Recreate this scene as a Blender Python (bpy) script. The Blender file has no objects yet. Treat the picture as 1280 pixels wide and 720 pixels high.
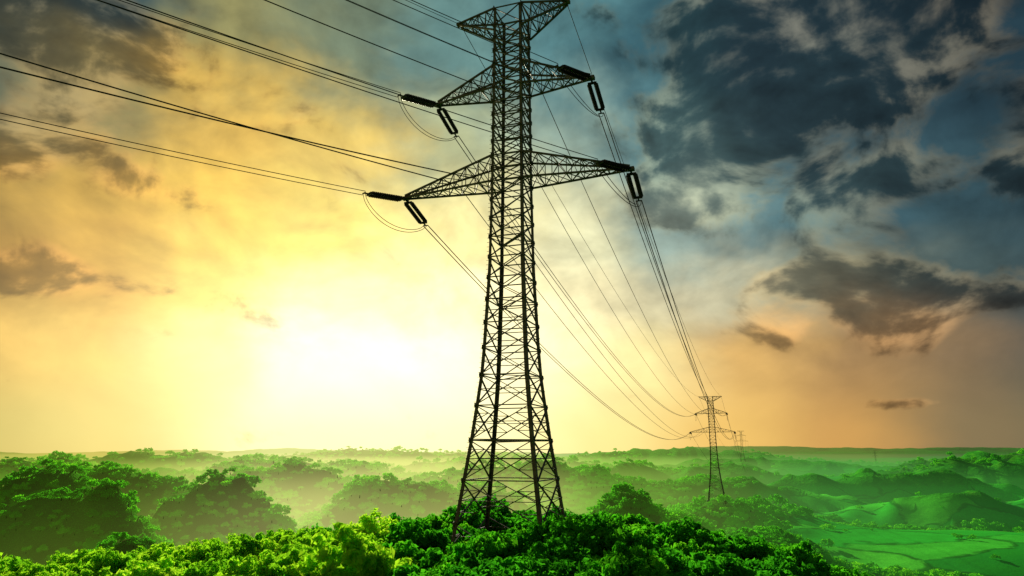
import bpy, math, random
import numpy as np
from mathutils import Vector, Matrix
random.seed(7); rng=np.random.default_rng(11)
scene=bpy.context.scene
try:
    scene.view_settings.view_transform='Standard'; scene.view_settings.look='None'; scene.view_settings.exposure=0
except Exception as e: print(e)
def link(o,parent=None):
    scene.collection.objects.link(o)
    if parent: o.parent=parent
    return o
def empty(name,loc=(0,0,0),rz=0):
    e=bpy.data.objects.new(name,None); e.location=loc; e.rotation_euler=(0,0,rz); link(e); return e
def lin(c):
    return tuple(((v/255)/12.92 if v/255<=0.04045 else ((v/255+0.055)/1.055)**2.4) for v in c)+(1,)

# ---------------------------------------------------------------- camera
PITCH=13.51
cam=bpy.data.objects.new('camera',bpy.data.cameras.new('camera')); link(cam)
cam.data.lens=24; cam.data.sensor_width=36; cam.data.clip_end=40000; cam.data.clip_start=0.5
cam.rotation_euler=(math.radians(90+PITCH),0,0)
scene.camera=cam

# ---------------------------------------------------------------- sun
SUN_AZ=-16.0; SUN_EL=20.0
sd=Vector((math.sin(math.radians(SUN_AZ))*math.cos(math.radians(SUN_EL)),math.cos(math.radians(SUN_AZ))*math.cos(math.radians(SUN_EL)),math.sin(math.radians(SUN_EL))))
sun=bpy.data.objects.new('sun',bpy.data.lights.new('sun','SUN')); link(sun)
sun.data.energy=5; sun.data.angle=math.radians(0.6); sun.data.color=(1.0,0.93,0.66)
sun.rotation_euler=sd.to_track_quat('Z','Y').to_euler(); sun.location=(-200,600,200)

# ---------------------------------------------------------------- world
class NB:
    def __init__(s,nt): s.nt=nt
    def n(s,t): return s.nt.nodes.new(t)
    def put(s,sock,v):
        if isinstance(v,bpy.types.NodeSocket): s.nt.links.new(v,sock)
        else: sock.default_value=v
    def m(s,op,a,b=0.0,c=None,clamp=False):
        k=s.n('ShaderNodeMath'); k.operation=op; k.use_clamp=clamp
        s.put(k.inputs[0],a); s.put(k.inputs[1],b)
        if c is not None: s.put(k.inputs[2],c)
        return k.outputs[0]
    def mix(s,f,a,b,mode='MIX'):
        k=s.n('ShaderNodeMix'); k.data_type='RGBA'; k.blend_type=mode
        s.put(k.inputs['Factor'],f); s.put(k.inputs[6],a); s.put(k.inputs[7],b); return k.outputs[2]
    def smooth(s,x,a,b,o0=0.0,o1=1.0):
        k=s.n('ShaderNodeMapRange'); k.interpolation_type='SMOOTHSTEP'
        s.put(k.inputs[0],x); k.inputs[1].default_value=a; k.inputs[2].default_value=b
        k.inputs[3].default_value=o0; k.inputs[4].default_value=o1; return k.outputs[0]
    def noise(s,vec,scale,detail=6,rough=.55,dist=0.0,col=False):
        k=s.n('ShaderNodeTexNoise'); s.put(k.inputs['Vector'],vec)
        k.inputs['Scale'].default_value=scale; k.inputs['Detail'].default_value=detail
        k.inputs['Roughness'].default_value=rough; k.inputs['Distortion'].default_value=dist
        return k.outputs['Color'] if col else k.outputs[0]
    def comb(s,x,y,z=0.0):
        k=s.n('ShaderNodeCombineXYZ'); s.put(k.inputs[0],x); s.put(k.inputs[1],y); s.put(k.inputs[2],z); return k.outputs[0]
    def scale(s,v,f):
        k=s.n('ShaderNodeVectorMath'); k.operation='SCALE'; s.put(k.inputs[0],v); s.put(k.inputs['Scale'],f); return k.outputs[0]
    def vm(s,op,a,b):
        k=s.n('ShaderNodeVectorMath'); k.operation=op; s.put(k.inputs[0],a); s.put(k.inputs[1],b)
        return k.outputs['Value'] if op in('DOT_PRODUCT','LENGTH','DISTANCE') else k.outputs[0]
    def ramp(s,f,stops,interp='EASE'):
        k=s.n('ShaderNodeValToRGB'); s.put(k.inputs[0],f); r=k.color_ramp; r.interpolation=interp
        r.elements[0].position=stops[0][0]; r.elements[0].color=stops[0][1]
        r.elements[1].position=stops[-1][0]; r.elements[1].color=stops[-1][1]
        for p,c in stops[1:-1]:
            e=r.elements.new(p); e.color=c
        return k.outputs[0]

w=bpy.data.worlds.new('World'); scene.world=w; w.use_nodes=True
try:
    w.cycles.sampling_method='MANUAL'; w.cycles.sample_map_resolution=256
except Exception as e: print(e)
nt=w.node_tree; nt.nodes.clear(); B=NB(nt)
out=B.n('ShaderNodeOutputWorld'); bg=B.n('ShaderNodeBackground')
tc=B.n('ShaderNodeTexCoord'); sep=B.n('ShaderNodeSeparateXYZ'); nt.links.new(tc.outputs['Generated'],sep.inputs[0])
X,Y,Z=sep.outputs
u=B.m('MULTIPLY',B.m('ARCTAN2',X,Y),57.29578)
v=B.m('MULTIPLY',B.m('ARCSINE',Z),57.29578)
P0=B.comb(B.m('MULTIPLY',u,0.1),B.m('MULTIPLY',v,0.16))
wn=B.noise(P0,1.1,4,.55,0,True)
ws=B.n('ShaderNodeSeparateColor'); nt.links.new(wn,ws.inputs[0])
up=B.m('ADD',u,B.m('MULTIPLY',B.m('SUBTRACT',ws.outputs[0],.5),B.smooth(v,2,20,4.0,14.0)))
vp=B.m('ADD',v,B.m('MULTIPLY',B.m('SUBTRACT',ws.outputs[1],.5),B.smooth(v,2,20,1.5,11.0)))
ROW1=[(-42,(192,174,90)),(-30,(232,210,118)),(-18,(255,250,180)),(-4,(255,248,182)),(8,(250,228,142)),(17,(238,192,102)),(25,(208,158,86)),(34,(134,116,82)),(42,(98,98,80))]
rows=[
(1.0,ROW1),
(7.5,[(-42,(214,170,84)),(-32,(244,204,104)),(-23,(255,238,155)),(-18,(255,252,215)),(-7,(255,252,215)),(2,(255,246,190)),(10,(248,228,156)),(19,(222,176,100)),(27,(160,126,82)),(42,(66,76,76))]),
(12.5,[(-42,(150,114,56)),(-32,(212,164,72)),(-24,(250,216,106)),(-15,(255,246,175)),(-6,(255,244,182)),(6,(244,232,180)),(16,(194,188,154)),(24,(132,136,116)),(34,(64,82,82)),(42,(48,66,72))]),
(18.,[(-42,(154,126,68)),(-33,(206,164,72)),(-26,(248,202,82)),(-15,(255,228,108)),(-5,(250,234,156)),(6,(220,218,174)),(14,(142,164,154)),(22,(84,120,126)),(32,(54,82,90)),(42,(40,62,70))]),
(25.,[(-42,(88,98,82)),(-34,(138,128,82)),(-25,(226,184,84)),(-15,(226,194,98)),(-6,(176,182,138)),(5,(148,170,154)),(13,(84,122,126)),(24,(50,78,88)),(42,(34,56,66))]),
(32.,[(-42,(40,60,64)),(-34,(56,78,80)),(-25,(144,140,90)),(-15,(114,130,106)),(-6,(98,136,132)),(5,(84,128,132)),(13,(52,90,100)),(24,(42,68,80)),(42,(28,49,60))]),
(55.,[(-42,(60,80,86)),(42,(44,70,80))]),
]
uf=B.m('DIVIDE',B.m('ADD',up,42.),84.,clamp=True)
base=None; pv=None
for el,st in rows:
    c=B.ramp(uf,[((a+42)/84,lin(cc)) for a,cc in st],'EASE' if len(st)>2 else 'LINEAR')
    base=c if base is None else B.mix(B.smooth(vp,pv,el),base,c)
    pv=el
masks=[(22,30,10,7.5,.56),(34,31,10,5,.48),(18,24,6,3.6,.46),(15.5,20.2,4.5,2.2,.34),(29.5,10.3,8,2.8,.50),(24,13,4,1.7,.32),(27.5,19,5.5,3.2,.38),
 (-34,28,6,5,.46),(-43,30,6,5,.38),(-35,11.8,10,1.9,.38),(-30,19.3,5,2.1,.34),(38,19,4.5,5,.28),(30,3.4,4,.45,.22),(-3,30,5,2,.10),(-21,27,6,3.5,.20),(-40,20,4,2,.24)]
uv=B.comb(u,v)
acc=None
for (a,e,su,sv,k) in masks:
    q=B.vm('MULTIPLY',B.vm('SUBTRACT',uv,(a,e,0)),(1/su,1/sv,0))
    g=B.m('MULTIPLY',B.m('EXPONENT',B.m('MULTIPLY',B.vm('DOT_PRODUCT',q,q),-1.0)),k)
    acc=g if acc is None else B.m('ADD',acc,g)
P1=B.comb(B.m('MULTIPLY',u,.1),B.m('MULTIPLY',v,.14))
n0=B.noise(P1,1.15,9,.55,.3); n1=B.noise(B.vm('ADD',P1,(-.085,-.13,0)),1.15,5,.5,.3)
d0=B.m('ADD',B.m('MULTIPLY',B.m('SUBTRACT',n0,.5),1.2),acc)
cov=B.smooth(d0,.14,.30)
core=B.smooth(d0,.20,.50)
fine=B.m('SUBTRACT',n1,n0)
lit=B.m('ADD',B.m('MULTIPLY',fine,4.8),.66)
lit=B.m('SUBTRACT',lit,B.m('MULTIPLY',core,.58),clamp=True)
amp=B.m('MULTIPLY',B.smooth(v,1,14,.2,2.0),B.smooth(u,-20,15,.85,1.))
sky0=B.scale(base,B.m('ADD',B.m('MULTIPLY',fine,amp),1.0))
dark=B.mix(1.0,base,(.52,.48,.45,1),'MULTIPLY')
litc=B.mix(1.0,B.mix(1.0,base,(1.2,1.03,.82,1),'MULTIPLY'),(.10,.070,.038,1),'ADD')
cc=B.scale(B.mix(B.smooth(lit,.05,.95),dark,litc),B.m('ADD',B.m('MULTIPLY',fine,3.2),1.0))
skyc=B.mix(B.m('MULTIPLY',cov,.93),sky0,cc)
# solar aureole: wide forward-scatter glow around the sun behind the veil
gq=B.vm('MULTIPLY',B.vm('SUBTRACT',uv,(-12.5,7.5,0)),(1/19.,1/10.5,0))
gl=B.m('EXPONENT',B.m('MULTIPLY',B.vm('DOT_PRODUCT',gq,gq),-1.))
gc=B.n('ShaderNodeCombineXYZ'); gc.inputs[0].default_value=.52; gc.inputs[1].default_value=.45; gc.inputs[2].default_value=.25
skyc=B.vm('ADD',skyc,B.scale(gc.outputs[0],gl))
sk=B.n('ShaderNodeTexSky'); sk.sky_type='NISHITA'; sk.sun_disc=False; sk.sun_elevation=math.radians(SUN_EL); sk.sun_rotation=math.radians(SUN_AZ)
tot=B.vm('ADD',B.scale(skyc,10.),B.scale(sk.outputs[0],.015))
nt.links.new(tot,bg.inputs[0]); bg.inputs[1].default_value=0.1
nt.links.new(bg.outputs[0],out.inputs[0])

# ---------------------------------------------------------------- materials
def newmat(name):
    m=bpy.data.materials.new(name); m.use_nodes=True; m.node_tree.nodes.clear(); b=NB(m.node_tree)
    o=b.n('ShaderNodeOutputMaterial'); return m,b,o
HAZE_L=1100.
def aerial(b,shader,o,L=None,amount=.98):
    """aerial haze painted into materials as sun-tinted emission, from the world position only"""
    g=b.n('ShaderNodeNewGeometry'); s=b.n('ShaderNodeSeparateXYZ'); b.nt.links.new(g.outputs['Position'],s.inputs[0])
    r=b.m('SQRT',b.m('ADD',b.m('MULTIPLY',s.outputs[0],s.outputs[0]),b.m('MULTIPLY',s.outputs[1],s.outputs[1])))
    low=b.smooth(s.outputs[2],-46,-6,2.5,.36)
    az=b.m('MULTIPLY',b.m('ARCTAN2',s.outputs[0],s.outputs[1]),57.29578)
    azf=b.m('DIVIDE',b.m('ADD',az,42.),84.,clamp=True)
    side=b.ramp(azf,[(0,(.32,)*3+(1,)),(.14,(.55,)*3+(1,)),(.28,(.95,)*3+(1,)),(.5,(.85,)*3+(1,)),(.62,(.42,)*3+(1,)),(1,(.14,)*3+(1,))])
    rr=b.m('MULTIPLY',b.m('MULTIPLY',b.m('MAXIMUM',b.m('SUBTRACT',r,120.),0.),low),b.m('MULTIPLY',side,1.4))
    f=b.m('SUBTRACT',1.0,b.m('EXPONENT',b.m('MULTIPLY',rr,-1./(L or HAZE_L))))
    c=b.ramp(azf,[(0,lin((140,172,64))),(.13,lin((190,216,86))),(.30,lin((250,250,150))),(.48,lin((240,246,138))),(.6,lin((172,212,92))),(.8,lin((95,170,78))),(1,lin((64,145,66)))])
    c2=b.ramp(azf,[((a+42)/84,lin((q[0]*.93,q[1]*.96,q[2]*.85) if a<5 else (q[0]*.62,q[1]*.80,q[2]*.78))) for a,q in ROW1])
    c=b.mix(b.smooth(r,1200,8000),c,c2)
    e=b.n('ShaderNodeEmission'); b.put(e.inputs[0],c)  # emitted haze colour stands in for scattered sunlight
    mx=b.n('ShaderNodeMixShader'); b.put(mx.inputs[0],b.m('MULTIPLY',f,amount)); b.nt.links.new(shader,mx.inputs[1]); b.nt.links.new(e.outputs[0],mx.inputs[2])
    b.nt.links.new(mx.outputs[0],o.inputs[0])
def simple(name,c,r,met=0,sc=4.,haze=True,spec=.5):
    m,b,o=newmat(name); p=b.n('ShaderNodeBsdfPrincipled'); g=b.n('ShaderNodeNewGeometry')
    n=b.noise(g.outputs['Position'],sc,4)
    b.put(p.inputs['Base Color'],b.ramp(n,[(.3,tuple(v*.6 for v in c)+(1,)),(.7,tuple(v*1.25 for v in c)+(1,))]))
    p.inputs['Roughness'].default_value=r; p.inputs['Metallic'].default_value=met; p.inputs['Specular IOR Level'].default_value=spec
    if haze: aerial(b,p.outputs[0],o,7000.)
    else: b.nt.links.new(p.outputs[0],o.inputs[0])
    return m
M_STEEL=simple('galvanised_steel',(.10,.09,.078),.6,.2,1.3,spec=.35); M_INS=simple('glazed_insulator',(.03,.025,.025),.4,spec=.2); M_CABLE=simple('aluminium_cable',(.06,.055,.05),.9,0,spec=.05)
M_BARK=simple('bark',(.06,.07,.035),.9)
def leafmat(name,c1,c2,c3,trans,haze):
    m,b,o=newmat(name)
    oi=b.n('ShaderNodeObjectInfo'); at=b.n('ShaderNodeAttribute'); at.attribute_name='tint'
    g=b.n('ShaderNodeNewGeometry'); n=b.noise(g.outputs['Position'],.03,3)
    f=b.m('ADD',b.m('MULTIPLY',oi.outputs['Random'],.45),b.m('MULTIPLY',at.outputs['Fac'],.4))
    f=b.m('ADD',f,b.m('MULTIPLY',b.m('SUBTRACT',n,.5),.9),clamp=True)
    c=b.ramp(f,[(0,c1+(1,)),(.5,c2+(1,)),(1,c3+(1,))],'LINEAR')
    d=b.n('ShaderNodeBsdfDiffuse'); b.put(d.inputs['Color'],c)
    t=b.n('ShaderNodeBsdfTranslucent'); b.put(t.inputs[0],b.mix(1.0,c,(2.3,2.2,.9,1),'MULTIPLY'))
    mx=b.n('ShaderNodeMixShader'); mx.inputs[0].default_value=trans
    b.nt.links.new(d.outputs[0],mx.inputs[1]); b.nt.links.new(t.outputs[0],mx.inputs[2])
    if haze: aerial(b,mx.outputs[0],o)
    else: b.nt.links.new(mx.outputs[0],o.inputs[0])
    return m
M_LEAF=leafmat('leaves',(.014,.15,.012),(.045,.30,.016),(.15,.42,.025),.55,False)
M_LIME=leafmat('lime_leaves',(.10,.34,.02),(.25,.50,.03),(.44,.62,.08),.5,False)  # paler, yellower leaf colour, used mostly on the left of the knoll
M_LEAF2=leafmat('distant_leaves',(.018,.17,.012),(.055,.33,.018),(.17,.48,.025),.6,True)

# ---------------------------------------------------------------- mesh helpers
class MB:
    def __init__(s): s.v=[]; s.f=[]; s.n=0
    def beam(s,p,q,wd,wd2=None):
        p=np.array(p,float); q=np.array(q,float); d=q-p; L=np.linalg.norm(d)
        if L<1e-6: return
        d/=L; a=np.array((0,0,1.)) if abs(d[2])<.9 else np.array((1.,0,0))
        x=np.cross(d,a); x/=np.linalg.norm(x); y=np.cross(d,x); h=wd/2; h2=(wd2 or wd)/2
        for e in (p,q):
            for sx,sy in ((-1,-1),(1,-1),(1,1),(-1,1)): s.v.append(e+x*h*sx+y*h2*sy)
        b=s.n; s.f+= [(b,b+1,b+5,b+4),(b+1,b+2,b+6,b+5),(b+2,b+3,b+7,b+6),(b+3,b,b+4,b+7),(b+3,b+2,b+1,b),(b+4,b+5,b+6,b+7)]; s.n+=8
    def angle(s,p,q,wd,ix,iy,t=.03):
        p=np.array(p,float); q=np.array(q,float); ix=np.array(ix,float); iy=np.array(iy,float)
        for A,Bv in ((ix,iy),(iy,ix)):
            for e in (p,q):
                for a,bb in ((0,0),(wd,0),(wd,t),(0,t)): s.v.append(e+A*(a+(t*1.05 if A is iy else 0))+Bv*bb)
            b=s.n; s.f+= [(b,b+1,b+5,b+4),(b+1,b+2,b+6,b+5),(b+2,b+3,b+7,b+6),(b+3,b,b+4,b+7),(b+3,b+2,b+1,b),(b+4,b+5,b+6,b+7)]; s.n+=8
    def lathe(s,org,d,prof,seg=12):
        d=np.array(d,float); d/=np.linalg.norm(d); a=np.array((0,0,1.)) if abs(d[2])<.9 else np.array((1.,0,0))
        x=np.cross(d,a); x/=np.linalg.norm(x); y=np.cross(d,x); org=np.array(org,float); b=s.n
        for t,r in prof:
            for i in range(seg):
                an=2*math.pi*i/seg; s.v.append(org+d*t+x*r*math.cos(an)+y*r*math.sin(an))
        for j in range(len(prof)-1):
            for i in range(seg): s.f.append((b+j*seg+i,b+j*seg+(i+1)%seg,b+(j+1)*seg+(i+1)%seg,b+(j+1)*seg+i))
        s.n+=seg*len(prof)
    def mesh(s,name,mat):
        m=bpy.data.meshes.new(name); m.from_pydata([tuple(x) for x in s.v],[],s.f); m.materials.append(mat); m.update(); return m

# ---------------------------------------------------------------- terrain height
def vnoise(x,y,seed):
    xi=np.floor(x).astype(np.int64); yi=np.floor(y).astype(np.int64); fx=x-xi; fy=y-yi
    def h(a,b):
        k=(a*374761393+b*668265263+seed*1442695041)&0xffffffff; k=((k^(k>>13))*1274126177)&0xffffffff; k^=k>>16
        return (k&0xffff)/65535.
    sx=fx*fx*(3-2*fx); sy=fy*fy*(3-2*fy)
    return (h(xi,yi)*(1-sx)+h(xi+1,yi)*sx)*(1-sy)+(h(xi,yi+1)*(1-sx)+h(xi+1,yi+1)*sx)*sy
def fbm(x,y,wl,seed,oct=4):
    s=0;a=1;t=0
    for o in range(oct):
        s=s+a*vnoise(x/wl+o*7.3,y/wl-o*3.1,seed+o); t+=a; a*=.5; wl*=.5
    return s/t-.5
VAL=-52.
hills=[(-150,215,44,30,26),(-118,205,37,20,20),(-190,345,47,58,38),(-108,268,39,24,26),(-84,250,31,16,20),(-61,390,40,46,28),(-25,310,27,24,24),(36,262,41,25,26),(60,300,33,22,26),(104,362,29,40,44),
 (88,232,26,26,28),(333,650,41,95,40),(640,900,42,160,60),(215,900,40,130,55),(-265,800,43,150,55),(300,480,25,70,30),
 (-90,132,29,15,20),(-34,165,30,18,20),(-420,620,47,110,50),(20,600,40,100,36),(480,560,36,70,36),(-165,520,43,62,30),(190,560,32,66,28),
 (-10,1250,43,220,70),(-600,1200,48,240,70),(480,1400,40,200,80),(900,1300,46,180,70),(-300,2000,52,350,100),(500,2200,54,300,120)]
def hfun(x,y):
    x=np.asarray(x,float); y=np.asarray(y,float)
    r=np.hypot(x,y)
    z=np.full_like(x,VAL)
    far=np.clip((r-150)/500,0,1); vf=np.clip((r-900)/3000,0,1)
    fieldm=np.exp(-(((x-210)/95)**2+((y-310)/90)**2)**2)
    wx=x+fbm(x,y,80,61)*60; wy=y+fbm(x,y,80,67)*60
    g=1e-6
    for cx,cy,a,sx,sy in hills: g=g+(a*np.exp(-.5*(((wx-cx)/sx)**2+((wy-cy)/sy)**2)))**4
    g=g**.25
    rid=1-2*np.abs(fbm(x,y,60,13,3))*2
    z=z+g+((fbm(x,y,150,3)*16*(.4+.6*far)+fbm(x,y,45,9)*9)+(rid-.7)*13*np.clip(g/30,0,1))
    z=z*(1-fieldm*.88)+fieldm*.88*(-35+fbm(x,y,110,77)*8-np.clip((250-y)/60,0,1)*2)
    z=z+fbm(x,y,700,21)*50*vf+np.clip(fbm(x,y,2200,33,5),-.2,1)*260*np.clip((r-2500)/4000,0,1)+vf*20
    rr=np.where(x<-8,((x+8)/80)**2,((x+8)/62)**2)+((y-55)/56)**2
    kn=np.exp(-.5*rr**1.5)
    kz=-8.8+fbm(x,y,22,5)*2.8-np.clip((x-6)/18,0,4)**2*1.3-np.clip(-x/22,0,1)*1.7-np.clip((-x-22)/30,0,1.5)*1.3
    z=z*(1-kn)+kz*kn
    q=np.exp(-(((x-104)/14)**2+((y-362)/14)**2)); z=z*(1-q)+(-23.6)*q
    q=np.exp(-(((x-410)/40)**2+((y-1250)/40)**2)); z=z*(1-q)+(-15)*q
    return z
def fieldmask(x,y):
    a=np.exp(-(((x-215)/100)**2+((y-310)/86)**2)**2)
    n=fbm(x,y,60,44)
    b=np.clip((x-120)/200,0,1)*np.clip((y-300)/200,0,1)
    c=fbm(x,y,260,51,2)+.1
    f=(a*1.2+n*.35>.5)|((c+b*.22+n*.2>.22)&(y>260))
    return f.astype(float)

# ---------------------------------------------------------------- tower
FOOT=-3.6
H_LOW,H_UP,H_TOP=30.25,39.85,48.5
prof=[(FOOT,4.15),(0,3.7),(3.5,3.22),(7.5,2.68),(13,2.08),(22.5,1.66),(30,1.53),(H_TOP,1.40)]
def hw(z): return float(np.interp(z,[p[0] for p in prof],[p[1] for p in prof]))
L_LOW,L_UP,L_TOP=11.1,7.8,5.6
def tower_mesh():
    t=MB(); sg=((-1,-1),(1,-1),(1,1),(-1,1))
    c=lambda i,z:np.array((sg[i%4][0]*hw(z),sg[i%4][1]*hw(z),z))
    lv=[FOOT,0.2,3.6,6.8,9.7,12.3,14.7,16.9,19.0,21.0,22.9,24.8,26.6,28.4,H_LOW,31.5,32.8,34.2,35.6,37.0,38.4,H_UP,41.2,42.4,43.8,45.2,46.5,H_TOP]
    for i in range(4):
        for a,b in zip(lv[:-1],lv[1:]):
            t.angle(c(i,a),c(i,b),.30 if a<22 else .24,(-sg[i][0],0,0),(0,-sg[i][1],0),.06)
    for a,b in zip(lv[:-1],lv[1:]):
        big=a<12
        for i in range(4):
            A,Bp,C,D=c(i,a),c(i+1,a),c(i+1,b),c(i,b)
            wd=.15 if big else .125
            n=np.cross(Bp-A,D-A); n/=np.linalg.norm(n); o=n*.05
            t.beam(A+o,C+o,wd,.06); t.beam(Bp-o,D-o,wd,.06)
            if b>1: t.beam(D,C,.11,.09)
            s=np.linalg.norm(Bp-A)/(np.linalg.norm(Bp-A)+np.linalg.norm(C-D)); X0=A+(C-A)*s
            zx=X0[2]
            if a<17:
                lL=c(i,zx); lR=c(i+1,zx)
                t.beam(lL,X0-(X0-lL)*.02,.085,.06); t.beam(X0+(lR-X0)*.02,lR,.085,.06)
                if a<7:
                    for P,Q,R in ((A,X0,lL),(Bp,X0,lR),(D,X0,lL),(C,X0,lR)):
                        mid=(P+Q)/2; t.beam(mid,(P+R)/2,.075,.06); t.beam(mid,R,.075,.06)
            t.beam(D-(0,0,.2),D+(0,0,.2),.30 if big else .24,.08)
    for z in (6.8,12.3,19.0,24.8,H_LOW,H_LOW+2.55,H_UP,H_UP+2.35,46.0):
        t.beam(c(0,z)+(0,0,.1),c(2,z)+(0,0,.1),.09,.07); t.beam(c(1,z)-(0,0,.1),c(3,z)-(0,0,.1),.09,.07)
    def arm(side,z0,dz,L,n,inv=False):
        zb,zt=(z0,z0+dz) if not inv else (z0-dz,z0)
        tip=np.array((side*L,0,z0)); tw=.22
        ch=[]
        for zz in (zb,zt):
            for sy in (-1,1):
                r=np.array((side*hw(zz),sy*hw(zz),zz)); e=tip+np.array((0,sy*tw,.0 if zz==z0 else (.22 if not inv else -.22)))
                t.beam(r,e,.16,.16); ch.append((r,e))
        f=[0]+[1-(1-k/n)**1.15 for k in range(1,n)]+[1]
        pt=lambda j,k:ch[j][0]+(ch[j][1]-ch[j][0])*f[k]
        for k in range(n):
            for (j1,j2) in ((0,1),(2,3),(0,2),(1,3)):
                a,b=(j1,j2) if k%2 else (j2,j1)
                t.beam(pt(a,k),pt(b,k+1),.09,.06)
                if k>0: t.beam(pt(j1,k),pt(j2,k),.08,.06)
                if j1+j2 in (1,5) and k<n-2: t.beam(pt(b,k),pt(a,k+1),.07,.05)
        t.beam(tip-(side*.3,0,0),tip+(side*.35,0,0),.5,.30)
        t.beam(tip+(0,-.5,-.1),tip+(0,.5,-.1),.16,.12)
    for sd_ in (-1,1):
        arm(sd_,H_LOW,2.55,L_LOW,8); arm(sd_,H_UP,2.35,L_UP,6); arm(sd_,H_TOP,2.4,L_TOP,5,True)
    for k in range(110):
        z=2+k*.42; p=c(0,z); t.beam(p,p+np.array((-.2,0,0)),.03)
    return t.mesh('lattice',M_STEEL)
LAT=tower_mesh()
fm=MB()
for sx in(-1,1):
    for sy in(-1,1):
        fm.lathe((sx*hw(FOOT),sy*hw(FOOT),FOOT-1.5),(0,0,1),[(0,.01),(0,.55),(1.7,.45),(1.7,.01)],16)
FTM=fm.mesh('foundation',simple('concrete',(.3,.29,.27),.9))
YAW=math.radians(-19)
def tower(loc,yaw):
    e=empty('transmission_tower',loc,yaw)
    for nm,m in (('lattice',LAT),('foundation',FTM)):
        o=bpy.data.objects.new(nm,m); link(o,e)
    return e,Matrix.Translation(loc)@Matrix.Rotation(yaw,4,'Z')
T1=(0,60,-5.85); T2=(104,362,-20.2); T3=(410,1250,-11.5)
tw1,W1=tower(T1,YAW); tw2,W2=tower(T2,YAW); tw3,W3=tower(T3,YAW)
tw0,W0=tower((-150,-72,-14),math.radians(-61))
zf=float(hfun(np.array([1240.]),np.array([2400.]))[0]); tower((1240,2400,zf+3),math.radians(-30))
def toloc(W,p): return W.inverted()@Vector(p)
# wires ----------------------------------------------------------
curve=bpy.data.curves.new('near_span','CURVE'); curve.dimensions='3D'; curve.bevel_depth=.032; curve.bevel_resolution=1
curve2=bpy.data.curves.new('far_span','CURVE'); curve2.dimensions='3D'; curve2.bevel_depth=.05; curve2.bevel_resolution=1
def poly(cv,pts,rad=1.0):
    s=cv.splines.new('POLY'); s.points.add(len(pts)-1)
    for i,p in enumerate(pts): s.points[i].co=(p[0],p[1],p[2],1); s.points[i].radius=rad
def string(mb,a,d,L=3.6,twin=.32,disc=.22):
    d=Vector(d).normalized(); side=d.cross(Vector((0,0,1))).normalized()
    a=Vector(a); s0=a+d*.5
    mb.beam(a,s0,.12)
    e0=s0+d*L
    mb.beam(s0-side*(twin+.1),s0+side*(twin+.1),.12,.22); mb.beam(e0-side*(twin+.1),e0+side*(twin+.1),.12,.22)
    n=17
    for sgn in(-1,1):
        o=s0+side*twin*sgn
        pr=[(0,.04)]
        for k in range(n):
            t0=.12+k*(L-.24)/n; st=(L-.24)/n
            pr+=[(t0,.05),(t0+st*.30,.085),(t0+st*.50,disc),(t0+st*.68,disc*.95),(t0+st*.74,.06)]
        pr+=[(L,.04)]
        mb.lathe(o,d,pr,10)
    end=e0+d*.55
    mb.beam(e0,end,.12)
    mb.beam(end-side*.28,end+side*.28,.09,.09)
    return end,side
IN_DIR=Vector((-.75,-.66,0)).normalized()
OUT_DIR=(Vector(T2)-Vector(T1)); SP=OUT_DIR.length
attach=[(-L_LOW,H_LOW),(L_LOW,H_LOW),(-L_UP,H_UP),(L_UP,H_UP)]
ins=MB(); jump=bpy.data.curves.new('jumper_loops','CURVE'); jump.dimensions='3D'; jump.bevel_depth=.03; jump.bevel_resolution=1
ins2=MB(); jump2=bpy.data.curves.new('jumper_loops','CURVE'); jump2.dimensions='3D'; jump2.bevel_depth=.04; jump2.bevel_resolution=1
def loop(cv,W,p,q,sag,out):
    pts=[]
    for i in range(25):
        t=i/24; x=p.lerp(q,t); k=4*t*(1-t); k=k**.7
        x=x+Vector((0,0,-sag*k))+out*k*.5; pts.append(toloc(W,x))
    poly(cv,pts)
def span(cv,p,q,sag,rad=1.0):
    poly(cv,[p.lerp(q,i/48)+Vector((0,0,-sag*4*(i/48)*(1-i/48))) for i in range(49)],rad)
def parab(cv,p,d,a,b,L,rad=1.):
    poly(cv,[p+d*t+Vector((0,0,a*t+b*t*t)) for t in np.linspace(0,L,60)],rad)
for (lx,lz) in attach:
    tip=W1@Vector((lx,0,lz-.15)); tip2=W2@Vector((lx,0,lz-.15))
    armv=(W1.to_3x3()@Vector((math.copysign(1,lx),0,0)))
    slope=-.075
    e1,s1=string(ins,toloc(W1,tip),W1.inverted().to_3x3()@(IN_DIR+Vector((0,0,slope-.03))))
    E1=W1@e1; S1=W1.to_3x3()@s1
    for sg in(-.26,.26): parab(curve,E1+S1*sg-Vector((0,0,sg*.45)),IN_DIR,slope,.0006,195)
    od=(tip2-tip).normalized(); sag=10.5
    tang=(od+Vector((0,0,-4*sag/SP-.10))).normalized()
    e2,s2=string(ins,toloc(W1,tip),W1.inverted().to_3x3()@tang)
    E2=W1@e2; S2=W1.to_3x3()@s2
    bd=(od*-1+Vector((0,0,-4*sag/SP))).normalized()
    e3,s3=string(ins2,toloc(W2,tip2),W2.inverted().to_3x3()@bd,3.6,.28,.2); E3=W2@e3
    for sg in(-.26,.26): span(curve2,E2+S2*sg,E3+S2*sg,sag)
    for sg in(-.2,.2): loop(jump,W1,E1+S1*sg,E2+S2*sg,1.6+sg,armv)
    tip3=W3@Vector((lx,0,lz-.15)); od3=(tip3-tip2).normalized()
    e4,s4=string(ins2,toloc(W2,tip2),W2.inverted().to_3x3()@(od3+Vector((0,0,-.14))),3.6,.28,.2); E4=W2@e4
    span(curve2,E4,tip3,34,1.3)
    loop(jump2,W2,E3,E4,3.2,armv*.3)
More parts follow.
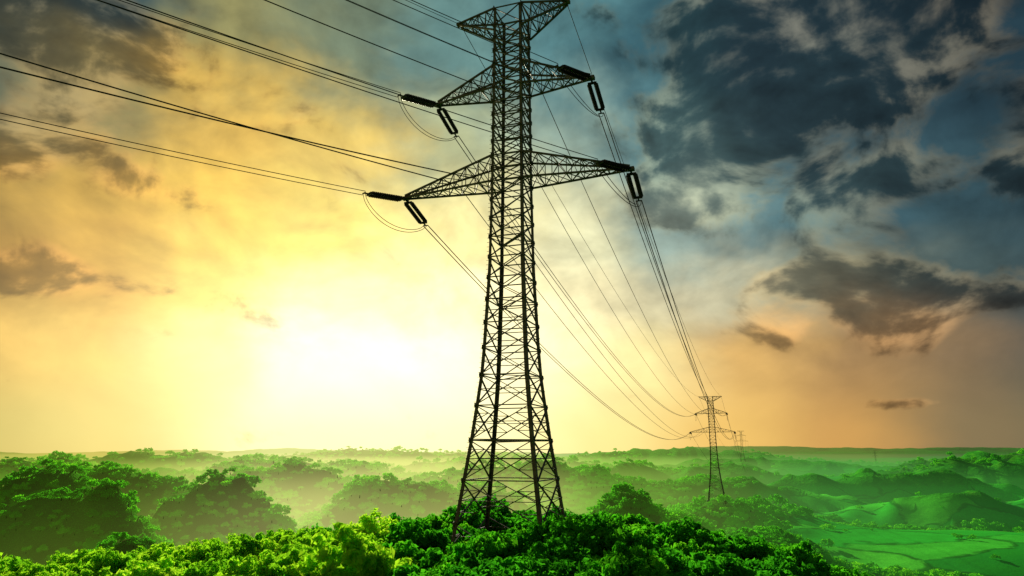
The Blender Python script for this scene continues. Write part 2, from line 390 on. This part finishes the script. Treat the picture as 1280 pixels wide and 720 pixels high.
for lx,lz,sl in ((-3.4,H_LOW+.9,-.10),(-2.4,H_UP+.6,-.05),(-5.4,H_LOW+.6,-.045),(2.6,H_UP+.6,-.06)):
    p=W1@Vector((lx,-.3,lz)); q=W2@Vector((lx,0,lz))
    for sg in(-.22,.22): parab(curve,p+Vector((.6*sg,-.8*sg,-sg*.6)),IN_DIR,sl,.0006,195,.85)
    span(curve2,p,q,11.5,.8)
for lx in(-L_TOP,L_TOP):
    a=W1@Vector((lx,0,H_TOP)); b=W2@Vector((lx,0,H_TOP)); c=W3@Vector((lx,0,H_TOP))
    span(curve2,a,b,7.5,.7); span(curve2,b,c,30,.9); parab(curve,a,IN_DIR,-.05,.0005,195,.8)
for (mbx,W,tw) in ((ins,W1,tw1),(ins2,W2,tw2)):
    link(bpy.data.objects.new('insulator_strings',mbx.mesh('insulator_strings',M_INS)),tw)
for cv,tw in((jump,tw1),(jump2,tw2)):
    cv.materials.append(M_CABLE); link(bpy.data.objects.new('jumper_loops',cv),tw)
pl=empty('power_line')
for cv in(curve,curve2):
    cv.materials.append(M_CABLE); link(bpy.data.objects.new(cv.name,cv),pl)

# ---------------------------------------------------------------- terrain mesh
NA=900; radii=np.concatenate([[0],np.geomspace(8,14000,340)])
ang=np.linspace(0,2*math.pi,NA,endpoint=False)
ang=ang-0.55*np.sin(ang)
R,A=np.meshgrid(radii[1:],ang,indexing='ij')
gx=np.concatenate([[0],(R*np.sin(A)).ravel()]); gy=np.concatenate([[0],(R*np.cos(A)).ravel()])
gz=hfun(gx,gy)
nr=len(radii)-1
faces=[(0,1+(j+1)%NA,1+j) for j in range(NA)]
idx=np.arange(NA); nxt=(idx+1)%NA
for i in range(nr-1):
    a=1+i*NA+idx; b=1+i*NA+nxt; c=1+(i+1)*NA+nxt; d=1+(i+1)*NA+idx
    faces+=list(zip(a.tolist(),b.tolist(),c.tolist(),d.tolist()))
tm=bpy.data.meshes.new('terrain'); tm.from_pydata(np.stack([gx,gy,gz],1).tolist(),[],faces); tm.update()
at=tm.attributes.new('field','FLOAT','POINT'); at.data.foreach_set('value',fieldmask(gx,gy))
tm.polygons.foreach_set('use_smooth',[True]*len(tm.polygons))
m,b,o=newmat('grass_and_scrub'); g=b.n('ShaderNodeNewGeometry'); pos=g.outputs['Position']
fa=b.n('ShaderNodeAttribute'); fa.attribute_name='field'
sz=b.n('ShaderNodeSeparateXYZ'); b.put(sz.inputs[0],pos)
flat=b.smooth(sz.outputs[2],-32,-26,1,0)
n1=b.noise(pos,.012,5,.6); n2=b.noise(pos,.11,5,.65); n3=b.noise(pos,1.5,3,.6)
scrub=b.ramp(b.m('ADD',b.m('MULTIPLY',n1,.5),b.m('MULTIPLY',n2,.5)),[(.35,(.02,.14,.01,1)),(.5,(.05,.26,.015,1)),(.65,(.11,.38,.025,1))])
wp=b.vm('ADD',pos,b.scale(b.noise(pos,.02,3,.5,0,True),55.))
wp=b.vm('MULTIPLY',wp,(.8,1.5,0.))
vo=b.n('ShaderNodeTexVoronoi'); vo.inputs['Scale'].default_value=.017; b.put(vo.inputs['Vector'],wp)
vd=b.n('ShaderNodeTexVoronoi'); vd.feature='DISTANCE_TO_EDGE'; vd.inputs['Scale'].default_value=.017; b.put(vd.inputs['Vector'],wp)
vs=b.n('ShaderNodeSeparateColor'); b.put(vs.inputs[0],vo.outputs['Color'])
fld=b.ramp(vs.outputs[0],[(0,(.02,.36,.03,1)),(.35,(.04,.72,.05,1)),(1,(.14,.95,.06,1))],'LINEAR')
fld=b.mix(b.smooth(n2,.35,.65,0,.4),fld,(.03,.46,.02,1))
fld=b.mix(b.m('MULTIPLY',b.smooth(vd.outputs[0],.01,.04,.8,0),b.smooth(n2,.38,.55,.25,1)),fld,(.012,.12,.01,1))
past=b.ramp(n2,[(.3,(.02,.18,.012,1)),(.5,(.045,.40,.02,1)),(.7,(.12,.60,.03,1))])
fld=b.mix(flat,past,fld)
col=b.mix(fa.outputs['Fac'],scrub,fld)
col=b.mix(b.smooth(n3,.3,.7,.3,0),col,(.01,.08,.006,1))
p=b.n('ShaderNodeBsdfDiffuse'); b.put(p.inputs['Color'],col)
bu=b.n('ShaderNodeBump'); bu.inputs['Strength'].default_value=.6; bu.inputs['Distance'].default_value=4; b.put(bu.inputs['Height'],b.m('MULTIPLY',b.m('ADD',n2,b.m('MULTIPLY',n3,.1)),b.m('SUBTRACT',1.,b.m('MULTIPLY',b.m('MULTIPLY',fa.outputs['Fac'],flat),.9))))
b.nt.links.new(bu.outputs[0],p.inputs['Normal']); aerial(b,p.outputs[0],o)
tm.materials.append(m); link(bpy.data.objects.new('terrain',tm))

# ---------------------------------------------------------------- trees
def crown(name,nleaf,leaf,rx,rz,zc,nclump,mat,seed,cs=.18,limbs=True):
    r=np.random.default_rng(seed)
    d=r.normal(size=(nclump,3)); d/=np.linalg.norm(d,axis=1)[:,None]; d[:,2]=np.abs(d[:,2])*1.0-.25*(r.random(nclump)<.4)
    rad=(.45+.55*r.random(nclump)**.5)*(0.8+.4*r.random(nclump))
    cc=d*rad[:,None]*np.array((rx,rx,rz))+np.array((0,0,zc))
    cr=(cs+cs*r.random(nclump))*rx
    ci=r.integers(0,nclump,nleaf)
    dd=r.normal(size=(nleaf,3)); dd/=np.linalg.norm(dd,axis=1)[:,None]; dd[:,2]=dd[:,2]*.75+.15
    pos=cc[ci]+dd*(cr[ci]*(.45+.65*r.random(nleaf)))[:,None]
    nrm=dd+r.normal(size=(nleaf,3))*.6+np.array((0,0,.35)); nrm/=np.linalg.norm(nrm,axis=1)[:,None]
    a=np.cross(nrm,r.normal(size=(nleaf,3))); a/=np.linalg.norm(a,axis=1)[:,None]; bb=np.cross(nrm,a)
    s=(leaf*(.6+.8*r.random(nleaf)))[:,None]
    v=np.stack([pos-a*s*.5,pos+bb*s*.27+nrm*s*.08,pos+a*s*.5,pos-bb*s*.27+nrm*s*.08],1).reshape(-1,3)
    f=np.arange(nleaf*4).reshape(-1,4)
    ct=r.random(nclump); tint=np.clip(ct[ci]*.7+.3*r.random(nleaf),0,1)
    mb=MB()
    mb.lathe((0,0,-.4),(0,0,1),[(0,rx*.06),(zc*.5,rx*.045),(zc*.9,rx*.02)],6)
    if limbs:
        for k in range(8):
            q=cc[k%nclump]; st=np.array((0,0,zc*(.35+.06*k))); dv=q-st; L=np.linalg.norm(dv)
            mb.lathe(st,dv,[(0,rx*.025),(L*.5,rx*.015),(L*.8,rx*.005)],4)
    tv=np.array(mb.v).reshape(-1,3)
    allv=np.concatenate([v,tv]); fs=f.tolist()+[tuple(i+len(v) for i in q) for q in mb.f]
    me=bpy.data.meshes.new(name); me.from_pydata(allv.tolist(),[],fs); me.materials.append(mat); me.materials.append(M_BARK)
    mi=np.zeros(len(fs),int); mi[len(f):]=1; me.polygons.foreach_set('material_index',mi)
    t=me.attributes.new('tint','FLOAT','POINT'); t.data.foreach_set('value',np.concatenate([np.repeat(tint,4),np.zeros(len(tv))])); me.update()
    return bpy.data.objects.new(name,me)
def scatter(name,objs,x,y,z,scl,tilt=.08):
    col=bpy.data.collections.new(name+'_variants')
    for ob in objs: col.objects.link(ob)
    n=len(x); me=bpy.data.meshes.new(name); me.from_pydata(np.stack([x,y,z],1).tolist(),[],[])
    a=me.attributes.new('rot','FLOAT_VECTOR','POINT'); a.data.foreach_set('vector',np.stack([rng.normal(0,tilt,n),rng.normal(0,tilt,n),rng.random(n)*6.28],1).astype(np.float32).ravel())
    a=me.attributes.new('scl','FLOAT_VECTOR','POINT'); a.data.foreach_set('vector',scl.astype(np.float32).ravel())
    a=me.attributes.new('vid','INT','POINT'); a.data.foreach_set('value',rng.integers(0,len(objs),n).astype(np.int32))
    ob=bpy.data.objects.new(name,me); link(ob)
    ng=bpy.data.node_groups.new(name+'_gn','GeometryNodeTree')
    ng.interface.new_socket('Geometry',in_out='INPUT',socket_type='NodeSocketGeometry'); ng.interface.new_socket('Geometry',in_out='OUTPUT',socket_type='NodeSocketGeometry')
    N=ng.nodes; gi=N.new('NodeGroupInput'); go=N.new('NodeGroupOutput'); ip=N.new('GeometryNodeInstanceOnPoints'); ci=N.new('GeometryNodeCollectionInfo')
    ci.inputs['Collection'].default_value=col; ci.inputs['Separate Children'].default_value=True; ci.inputs['Reset Children'].default_value=True
    def na(nm,ty):
        k=N.new('GeometryNodeInputNamedAttribute'); k.data_type=ty; k.inputs['Name'].default_value=nm
        return [s for s in k.outputs if s.enabled and s.name=='Attribute'][0]
    L=ng.links; L.new(gi.outputs[0],ip.inputs['Points']); L.new(ci.outputs[0],ip.inputs['Instance']); ip.inputs['Pick Instance'].default_value=True
    L.new(na('vid','INT'),ip.inputs['Instance Index']); L.new(na('rot','FLOAT_VECTOR'),ip.inputs['Rotation']); L.new(na('scl','FLOAT_VECTOR'),ip.inputs['Scale'])
    L.new(ip.outputs[0],go.inputs[0])
    md=ob.modifiers.new('scatter','NODES'); md.node_group=ng
    return ob
near=[crown('broadleaf_shrub_%d'%i,3400,.34,1.9,1.35,1.5,70,M_LEAF,100+i,.12) for i in range(5)]
lime=[crown('lime_shrub_%d'%i,3400,.32,1.9,1.35,1.5,70,M_LIME,150+i,.12) for i in range(3)]
gx_,gy_=np.meshgrid(np.arange(-95,75,2.4),np.arange(20,84,2.4)); x=gx_.ravel()+rng.uniform(-1,1,gx_.size); y=gy_.ravel()+rng.uniform(-1,1,gx_.size)
keep=(np.abs(np.arctan2(x,y))<math.radians(58))&(np.hypot(x,y)>26)
for sx in(-1,1):
    for sy in(-1,1):
        q=W1@Vector((sx*hw(0),sy*hw(0),0)); keep&=np.hypot(x-q.x,y-q.y)>1.1
x=x[keep];y=y[keep]; s=rng.uniform(.55,1.25,len(x))*(1+.9*fbm(x,y,14,71)); s=np.clip(s,.5,1.6)
dT=np.hypot(x,y-60); s=np.where(dT<7,s*.8,s)
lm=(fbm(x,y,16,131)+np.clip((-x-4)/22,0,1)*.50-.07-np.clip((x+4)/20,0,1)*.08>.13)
scatter('shrub_canopy',near,x[~lm],y[~lm],hfun(x[~lm],y[~lm])-.15,np.stack([s,s,s*rng.uniform(.85,1.25,len(x))],1)[~lm])
scatter('lime_shrub_canopy',lime,x[lm],y[lm],hfun(x[lm],y[lm])-.15,np.stack([s,s,s*rng.uniform(.85,1.25,len(x))],1)[lm])
mid=[crown('woodland_tree_%d'%i,420,.9,2.9,2.3,1.7,22,M_LEAF2,200+i,.18,False) for i in range(5)]
def ring(r0,r1,sp,amax=44):
    gx_,gy_=np.meshgrid(np.arange(-r1,r1,sp),np.arange(0,r1,sp)); x=gx_.ravel(); y=gy_.ravel()
    x=x+rng.uniform(-.45,.45,len(x))*sp; y=y+rng.uniform(-.45,.45,len(x))*sp
    r=np.hypot(x,y); k=(r>r0)&(r<=r1)&(np.abs(np.arctan2(x,y))<math.radians(amax)); return x[k],y[k]
xs_,ys_,ss_=[],[],[]
for r0,r1,sp,sc in((60,180,2.5,.44),(180,320,3.1,.56),(320,600,4.8,.78),(600,1100,9.,1.1),(1100,2600,19,1.5)):
    x,y=ring(r0,r1,sp); f=fieldmask(x,y); n=fbm(x,y,45,81)
    dens=np.where(f>.5,.02,np.where(n>-.12,.95,.45)); k=rng.random(len(x))<dens
    k&=~((x<75)&(y<84)&(x>-95))
    k&=np.hypot(x-104,y-362)>6
    x,y,f=x[k],y[k],f[k]; xs_.append(x);ys_.append(y); ss_.append(sc*rng.uniform(.45,1.5,len(x))*(1+1.2*fbm(x,y,25,91))*np.where(f>.5,.7,1))
x=np.concatenate(xs_);y=np.concatenate(ys_);s=np.concatenate(ss_); print('mid trees',len(x))
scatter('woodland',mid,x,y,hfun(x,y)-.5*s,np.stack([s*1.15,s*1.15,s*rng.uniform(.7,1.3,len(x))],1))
